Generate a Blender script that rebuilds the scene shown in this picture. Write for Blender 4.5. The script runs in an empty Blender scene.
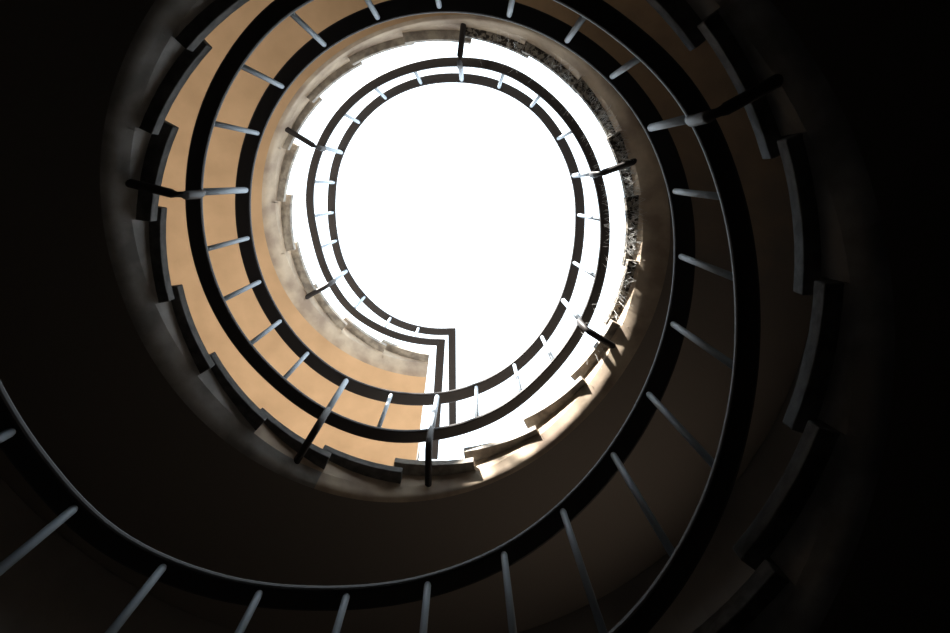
import bpy, bmesh, math, random
from mathutils import Vector, Matrix
random.seed(4)
AX,AY=-.287,.43;Z0=10.352;P=3.2
H=[0,.971,1.231,1.5]
# measured plan radii (mm) of the slightly oval stair well, every 0.3 rad from 1.5 rad
TAB=[
[1503,1503,1487,1436,1381,1322,1302,1327,1354,1380,1391,1397,1407,1394,1351,1310,1271,1272,1311,1359,1407,1433,1438,1433,1404,1372,1350,1343,1356,1376,1391,1400,1410,1419,1422,1419,1396,1359,1334,1328,1343,1371,1384,1393,1420,1427,1371,1330,1330,1340],
[1433,1433,1433,1427,1377,1338,1352,1367,1383,1394,1399,1415,1437,1418,1394,1366,1347,1343,1351,1367,1409,1429,1436,1405,1364,1349,1342,1344,1359,1382,1405,1399,1385,1378,1372,1378,1355,1346,1367,1409,1445,1440,1430,1420,1420,1420],
[1547,1547,1547,1547,1546,1545,1561,1587,1605,1608,1606,1610,1621,1621,1598,1560,1521,1497,1497,1527,1579,1622,1625,1590,1539,1505,1498,1508,1519,1522,1519,1522,1526,1529,1527,1523,1528,1538,1550,1555],
[1766,1766,1766,1766,1765,1751,1745,1747,1745,1736,1735,1753,1783,1809,1819,1814,1796,1758,1726,1725,1753,1779,1784,1763,1740,1715,1698,1702,1709]]
BAL=[1.84,2.09,2.37,2.64,2.92,3.17,3.43,3.69,3.97,4.25,4.54,4.84,5.11,5.37,5.66,5.94,6.22,6.56,6.83,7.11,7.36,7.63,7.87,8.14,8.41,8.68,8.92,9.17,9.42,9.68,9.98,10.24,10.52,10.79,11.06,11.35,11.6,11.82,12.06,12.31,12.55,12.8,13.07,13.32,13.58,13.82,14.08,14.33,14.58,14.85,15.13]
while BAL[-1]<20.4:BAL.append(BAL[-1]+.257)
POSTS=[2.64,3.69,4.84,5.94,6.83,7.87,8.41,9.68,12.06,15.6,17.4,19.2]
def zT(th): return Z0-P*th/(2*math.pi)
def Rf(i,th):
    t=TAB[i];x=(th-1.5)/.3
    x=min(max(x,0),len(t)-1.0001);k=int(x);f=x-k
    p0=t[max(k-1,0)];p1=t[k];p2=t[k+1];p3=t[min(k+2,len(t)-1)]
    return (p1+.5*f*(p2-p0+f*(2*p0-5*p1+4*p2-p3+f*(3*(p1-p2)+p3-p0))))/1000
def pt(th,r,z): return (AX+r*math.cos(th),AY+r*math.sin(th),z)

def mat(name,col,rough=.6,noise=0,scale=8,metal=0,col2=None,bump=0,spec=.5):
    m=bpy.data.materials.new(name);m.use_nodes=True;n=m.node_tree.nodes;l=m.node_tree.links
    b=n['Principled BSDF'];b.inputs['Base Color'].default_value=(*col,1);b.inputs['Roughness'].default_value=rough;b.inputs['Metallic'].default_value=metal
    b.inputs['Specular IOR Level'].default_value=spec
    if noise:
        tc=n.new('ShaderNodeTexCoord');t=n.new('ShaderNodeTexNoise');t.inputs['Scale'].default_value=scale;t.inputs['Detail'].default_value=8
        l.new(tc.outputs['Object'],t.inputs['Vector'])
        r=n.new('ShaderNodeValToRGB');r.color_ramp.elements[0].position=.5-noise;r.color_ramp.elements[1].position=.5+noise
        r.color_ramp.elements[0].color=(*(col2 or [c*.5 for c in col]),1);r.color_ramp.elements[1].color=(*col,1)
        l.new(t.outputs['Fac'],r.inputs['Fac']);l.new(r.outputs['Color'],b.inputs['Base Color'])
        if bump:
            bp=n.new('ShaderNodeBump');bp.inputs['Strength'].default_value=bump;bp.inputs['Distance'].default_value=.02
            l.new(t.outputs['Fac'],bp.inputs['Height']);l.new(bp.outputs['Normal'],b.inputs['Normal'])
    return m
# ochre plaster, with light lost down the flight put into its colour
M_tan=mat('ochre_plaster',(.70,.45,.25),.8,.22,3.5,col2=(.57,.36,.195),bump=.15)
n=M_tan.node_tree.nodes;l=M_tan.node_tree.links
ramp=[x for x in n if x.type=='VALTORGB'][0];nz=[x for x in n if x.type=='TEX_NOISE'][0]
at=n.new('ShaderNodeAttribute');at.attribute_name='soffit_lit'
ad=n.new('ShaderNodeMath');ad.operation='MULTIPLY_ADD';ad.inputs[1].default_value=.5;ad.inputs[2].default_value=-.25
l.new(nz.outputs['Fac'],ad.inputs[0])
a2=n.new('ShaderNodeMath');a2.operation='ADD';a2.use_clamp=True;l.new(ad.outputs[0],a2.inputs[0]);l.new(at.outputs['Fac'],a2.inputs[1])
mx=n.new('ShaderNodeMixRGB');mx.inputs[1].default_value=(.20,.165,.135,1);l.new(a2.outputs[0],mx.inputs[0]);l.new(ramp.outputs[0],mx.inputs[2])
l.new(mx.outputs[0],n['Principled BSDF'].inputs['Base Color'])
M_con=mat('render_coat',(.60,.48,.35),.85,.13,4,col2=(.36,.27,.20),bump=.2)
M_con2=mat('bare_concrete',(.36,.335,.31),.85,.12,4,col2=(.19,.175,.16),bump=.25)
M_tread1=mat('tread_stone_bounce_lit',(.42,.37,.30),.7,.12,14,col2=(.22,.19,.16),bump=.2)  # tread stone with bounced light put into a paler colour
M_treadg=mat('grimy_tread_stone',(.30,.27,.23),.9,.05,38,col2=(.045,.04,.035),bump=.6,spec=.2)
M_tread=mat('tread_stone_shaded',(.14,.13,.12),.75,.12,14,col2=(.07,.065,.06),bump=.2,spec=.3)  # same stone, backlit shade put into a darker colour
M_rail=mat('black_painted_iron',(.034,.028,.026),.55,spec=.22)
M_bal=mat('sky_lit_iron',(.44,.51,.58),.55,spec=.3)  # railing iron with sky light put into its blue-grey base
M_wall=mat('wall_plaster',(.18,.16,.14),.85,.25,2,col2=(.13,.115,.10))
M_floor=mat('floor_concrete',(.13,.12,.11),.8,.2,5,col2=(.08,.075,.07))
M_web=mat('cobweb_silk',(.6,.6,.58),.7)
def empty(n):
    o=bpy.data.objects.new(n,None);bpy.context.collection.objects.link(o);return o
def mk(name,V,Fc,m,parent=None,smooth=False,bevel=0):
    me=bpy.data.meshes.new(name);me.from_pydata(V,[],Fc);me.update()
    bm=bmesh.new();bm.from_mesh(me);bmesh.ops.remove_doubles(bm,verts=bm.verts,dist=1e-4);bmesh.ops.recalc_face_normals(bm,faces=bm.faces);bm.to_mesh(me);bm.free()
    if smooth:
        for p in me.polygons:p.use_smooth=True
    me.materials.append(m)
    o=bpy.data.objects.new(name,me);bpy.context.collection.objects.link(o)
    if bevel:
        bv=o.modifiers.new('b','BEVEL');bv.width=bevel;bv.segments=2;bv.limit_method='ANGLE'
    if parent:o.parent=parent
    return o
stairs=empty('spiral_staircase');rail=empty('stair_railing')
ROUT=2.95;TH0=1.70;N=20;DT=2*math.pi/N;THEND=20.9
def box_strip(V,Fc,secs):
    b=len(V);n=len(secs[0])
    for s in secs:V+=s
    for i in range(len(secs)-1):
        for j in range(n):
            a=b+i*n+j;c=b+i*n+(j+1)%n
            Fc.append((a,c,c+n,a+n))
    Fc.append(tuple(range(b,b+n)));e=b+(len(secs)-1)*n;Fc.append(tuple(range(e+n-1,e-1,-1)))
E=[TH0]
while E[-1]<THEND-DT:
    E.append(E[-1]+(DT*7/6.5 if 10.2<E[-1]<12.2 else DT))
V=[];Fc=[];W=[];Wc=[];Y1=[];Y1c=[];VF=[];FF=[];VG=[];FG=[];VR=[];FR=[]
SUB=6
for k in range(len(E)-1):
    a0,a1=E[k],E[k+1]
    zt=zT((a0+a1)/2)-1.2
    rs=Rf(2,(a0+a1)/2)+random.uniform(-.015,.015)
    secs=[]
    for j in range(SUB+1):
        a=a0+(a1+.045-a0)*j/SUB
        secs.append([pt(a,rs,zt),pt(a,rs,zt-.09),pt(a,ROUT,zt-.09),pt(a,ROUT,zt)])
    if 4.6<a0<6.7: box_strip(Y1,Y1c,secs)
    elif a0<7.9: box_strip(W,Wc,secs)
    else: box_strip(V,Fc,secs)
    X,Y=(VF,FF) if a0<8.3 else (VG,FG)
    for j in range(SUB):
        b=len(X)
        for a in (a0+(a1-a0)*j/SUB,a0+(a1-a0)*(j+1)/SUB):
            r=Rf(2,a)+.07;X+=[pt(a,r,zt-.08),pt(a,r+.02,min(zT(a)-1.385,zt-.08))]
        Y.append((b,b+1,b+3,b+2))
    b=len(VR);a=a1-.01;VR+=[pt(a,rs+.1,zt-.08),pt(a,ROUT,zt-.08),pt(a,ROUT,zt-.3),pt(a,rs+.1,zt-.3)];FR.append((b,b+1,b+2,b+3))
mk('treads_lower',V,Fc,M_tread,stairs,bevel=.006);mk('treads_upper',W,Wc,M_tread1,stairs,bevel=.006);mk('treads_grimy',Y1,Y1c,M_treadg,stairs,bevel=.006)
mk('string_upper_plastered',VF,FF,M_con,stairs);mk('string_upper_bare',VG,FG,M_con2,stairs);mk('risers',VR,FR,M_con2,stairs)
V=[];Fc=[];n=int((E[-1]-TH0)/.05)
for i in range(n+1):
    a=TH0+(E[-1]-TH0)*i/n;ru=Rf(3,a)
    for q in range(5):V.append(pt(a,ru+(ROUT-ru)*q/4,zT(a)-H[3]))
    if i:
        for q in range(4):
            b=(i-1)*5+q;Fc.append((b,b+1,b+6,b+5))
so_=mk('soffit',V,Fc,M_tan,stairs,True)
at=so_.data.attributes.new('soffit_lit','FLOAT','POINT')
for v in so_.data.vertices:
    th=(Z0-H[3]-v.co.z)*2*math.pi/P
    at.data[v.index].value=max(0,min(1,(6.7-th)/1.9))*1.5-.25  # per-vertex shade for the soffit colour, darker further down
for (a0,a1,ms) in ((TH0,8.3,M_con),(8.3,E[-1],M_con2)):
    V2=[];F2=[];n=int((a1-a0)/.05)
    for i in range(n+1):
        a=a0+(a1-a0)*i/n
        ru=Rf(3,a);rs=Rf(2,a)+.09
        V2+=[pt(a,rs,zT(a)-1.385),pt(a,rs+(ru-rs)*.35,zT(a)-1.44),pt(a,ru-.03,zT(a)-1.49),pt(a,ru,zT(a)-1.5)]
        if i:
            for q in range(3):
                b=(i-1)*4+q;F2.append((b,b+1,b+5,b+4))
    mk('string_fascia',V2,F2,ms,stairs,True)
a=TH0;zt=zT(a+DT/2)-1.2
mk('landing_edge',[pt(a,Rf(2,a)+.03,zt),pt(a,ROUT,zt),pt(a,ROUT,zT(a)-H[3]),pt(a,Rf(3,a),zT(a)-H[3])],[(0,1,2,3)],M_con,stairs)
def path(i,w,h,name,ca):
    secs=[];a=ca
    def sec(a,r,z):
        ww=w-.018*max(0,min(1,(8-a)/1.5))
        return [pt(a,r,z),pt(a,r,z-h),pt(a,r+ww,z-h),pt(a,r+ww,z)]
    while a<THEND-.3:
        secs.append(sec(a,Rf(i,a),zT(a)-H[i]));a+=.04
    V=[];Fc=[];box_strip(V,Fc,secs)
    r=Rf(i,ca);z=zT(ca)-H[i]
    e=Vector((math.cos(ca),math.sin(ca),0));t=Vector((-math.sin(ca),math.cos(ca),0));c=Vector((AX,AY,0))
    s=[]
    for rr in (r,ROUT-.02):
        s.append([tuple(c+e*rr+t*x+Vector((0,0,zz))) for x,zz in ((-.07,z),(-.07,z-h),(0.03,z-h),(0.03,z))])
    box_strip(V,Fc,s)
    return mk(name,V,Fc,M_rail,rail,bevel=.014)
path(0,.112,.045,'handrail',1.57);path(1,.10,.045,'lower_rail',1.64)
def tube(V,Fc,pts,rads,n=10):
    secs=[]
    for i,p in enumerate(pts):
        p=Vector(p);q=Vector(pts[min(i+1,len(pts)-1)])-Vector(pts[max(i-1,0)]);q.normalize()
        x=Vector((0,1,0)).cross(q) if abs(q.z)>.9 else Vector((0,0,1)).cross(q)
        x.normalize();y=q.cross(x)
        r=rads[i] if isinstance(rads,list) else rads
        secs.append([tuple(p+(x*math.cos(t)+y*math.sin(t))*r) for t in [2*math.pi*j/n for j in range(n)]])
    box_strip(V,Fc,secs)
V=[];Fc=[];VP=[];FP=[]
for a in BAL:
    rt=Rf(0,a)+.03;rb=Rf(1,a)+.035;post=a in POSTS
    g=.022 if post else .0165
    z0=zT(a)-H[1]-.03;z1=zT(a)-.04
    P3=[Vector(pt(a,rb,z0)),Vector(pt(a,rt,z1))]
    dd=(P3[1]-P3[0]).normalized()
    tube(V,Fc,[P3[0],P3[1]-dd*.02,P3[1]-dd*.006,P3[1]],[g,g,g*.8,g*.35],12)
    if post:
        z=zT(a);rs=Rf(2,a)+.1
        tube(VP,FP,[pt(a,rb-.02,z-H[1]+.0),pt(a,rb-.045,z-H[1]-.1),pt(a,rb-.045,z-1.28),pt(a,rb-.0,z-1.36),pt(a,rs+.0,z-1.38),pt(a,rs+.12,z-1.38)],.025,12)
mk('balusters',V,Fc,M_bal,rail,True);mk('posts',VP,FP,M_rail,rail,True)
# cobwebs and lint hanging off the top flight's lower rail and tread edges
V=[];Fc=[]
for i in range(520):
    a=random.triangular(4.85,7.0,6.0)
    if random.random()<.3:
        b=a+random.uniform(-.12,.12)
        p=Vector(pt(a,Rf(1,a)+random.uniform(.02,.1),zT(a)-H[1]-.05));q=Vector(pt(b,Rf(2,b)+.02,zT(b)-1.3));g=.0007
    else:
        b=a+random.uniform(-.04,.04)
        p=Vector(pt(a,Rf(2,a)+random.uniform(-.01,.03),zT(a)-random.uniform(1.25,1.36)))
        q=Vector(pt(b,Rf(2,b)+random.uniform(.02,.12),zT(b)-random.uniform(1.33,1.42)));g=random.uniform(.0007,.0014)
    m=(p+q)/2-Vector((0,0,random.uniform(0,.03)))
    tube(V,Fc,[p,m,q],g,3)
mk('cobwebs',V,Fc,M_web,rail)
V=[];Fc=[];n=96
for i in range(n+1):
    a=TH0+2*math.pi*i/n
    zt=zT(a)-1.2+.9
    V+=[pt(a,ROUT+.005,-1.7),pt(a,ROUT+.005,zt),pt(a,ROUT+.25,zt),pt(a,ROUT+.25,-1.7)]
    if i:
        b=4*(i-1)
        for q in range(4):Fc.append((b+q,b+(q+1)%4,b+4+(q+1)%4,b+4+q))
mk('wall_outer',V,Fc,M_wall)
bpy.ops.mesh.primitive_plane_add(size=60,location=(0,0,-1.7));o=bpy.context.object;o.name='floor';o.data.materials.append(M_floor)
# added fill spots with housings, unseen along the second flight, brightening the soffit
M_fillm=mat('fill_lamp_housing',(.3,.3,.3),.4,metal=.8)
for th,pw in ((7.95,1.15),(8.4,1.15),(8.9,1),(9.4,.9),(9.9,.75),(10.4,.5)):
    z=zT(th)-.7
    L=empty('fill_lamp')
    secs=[]
    for zz,w in ((z-.16,.06),(z-.02,.13),(z,.14)):
        secs.append([pt(th-w/2.9,ROUT-.005,zz),pt(th+w/2.9,ROUT-.005,zz),pt(th+w/2.9,ROUT-.02-w,zz),pt(th-w/2.9,ROUT-.02-w,zz)])
    V=[];Fc=[];box_strip(V,Fc,secs);mk('fill_housing',V,Fc,M_fillm,L)
    ld=bpy.data.lights.new('fill_uplight','SPOT');ld.spot_size=math.radians(115);ld.spot_blend=.8;ld.shadow_soft_size=.1;ld.energy=62*pw;ld.color=(1,.95,.87)
    lo=bpy.data.objects.new('fill_uplight',ld);bpy.context.collection.objects.link(lo);lo.parent=L
    lo.location=pt(th,ROUT-.1,z+.02)
    q=Vector(pt(th,2.1,z+2.2))-Vector(lo.location)
    lo.rotation_euler=q.to_track_quat('-Z','Y').to_euler()
w=bpy.data.worlds.new('sky');bpy.context.scene.world=w;w.use_nodes=True
bg=w.node_tree.nodes['Background'];bg.inputs[0].default_value=(.80,.91,1,1);bg.inputs[1].default_value=3.1
sd=bpy.data.lights.new('sun','SUN');sd.energy=30;sd.angle=.03;sd.color=(1,.95,.88)
so=bpy.data.objects.new('sun',sd);bpy.context.collection.objects.link(so)
el=math.radians(38);az=math.radians(55)
so.rotation_euler=Vector((math.cos(az)*math.cos(el),math.sin(az)*math.cos(el),-math.sin(el))).to_track_quat('-Z','Y').to_euler()
cd=bpy.data.cameras.new('camera');cam=bpy.data.objects.new('camera',cd);bpy.context.collection.objects.link(cam)
cd.sensor_width=36;cd.lens=740*36/950;cd.clip_start=.02
cam.matrix_world=Matrix([[0.99999,0.00071,-0.00379],[0.0,-0.98298,-0.18371],[-0.00385,0.18371,-0.98297]]).to_4x4()
bpy.context.scene.camera=cam
bpy.context.scene.view_settings.view_transform='Standard'
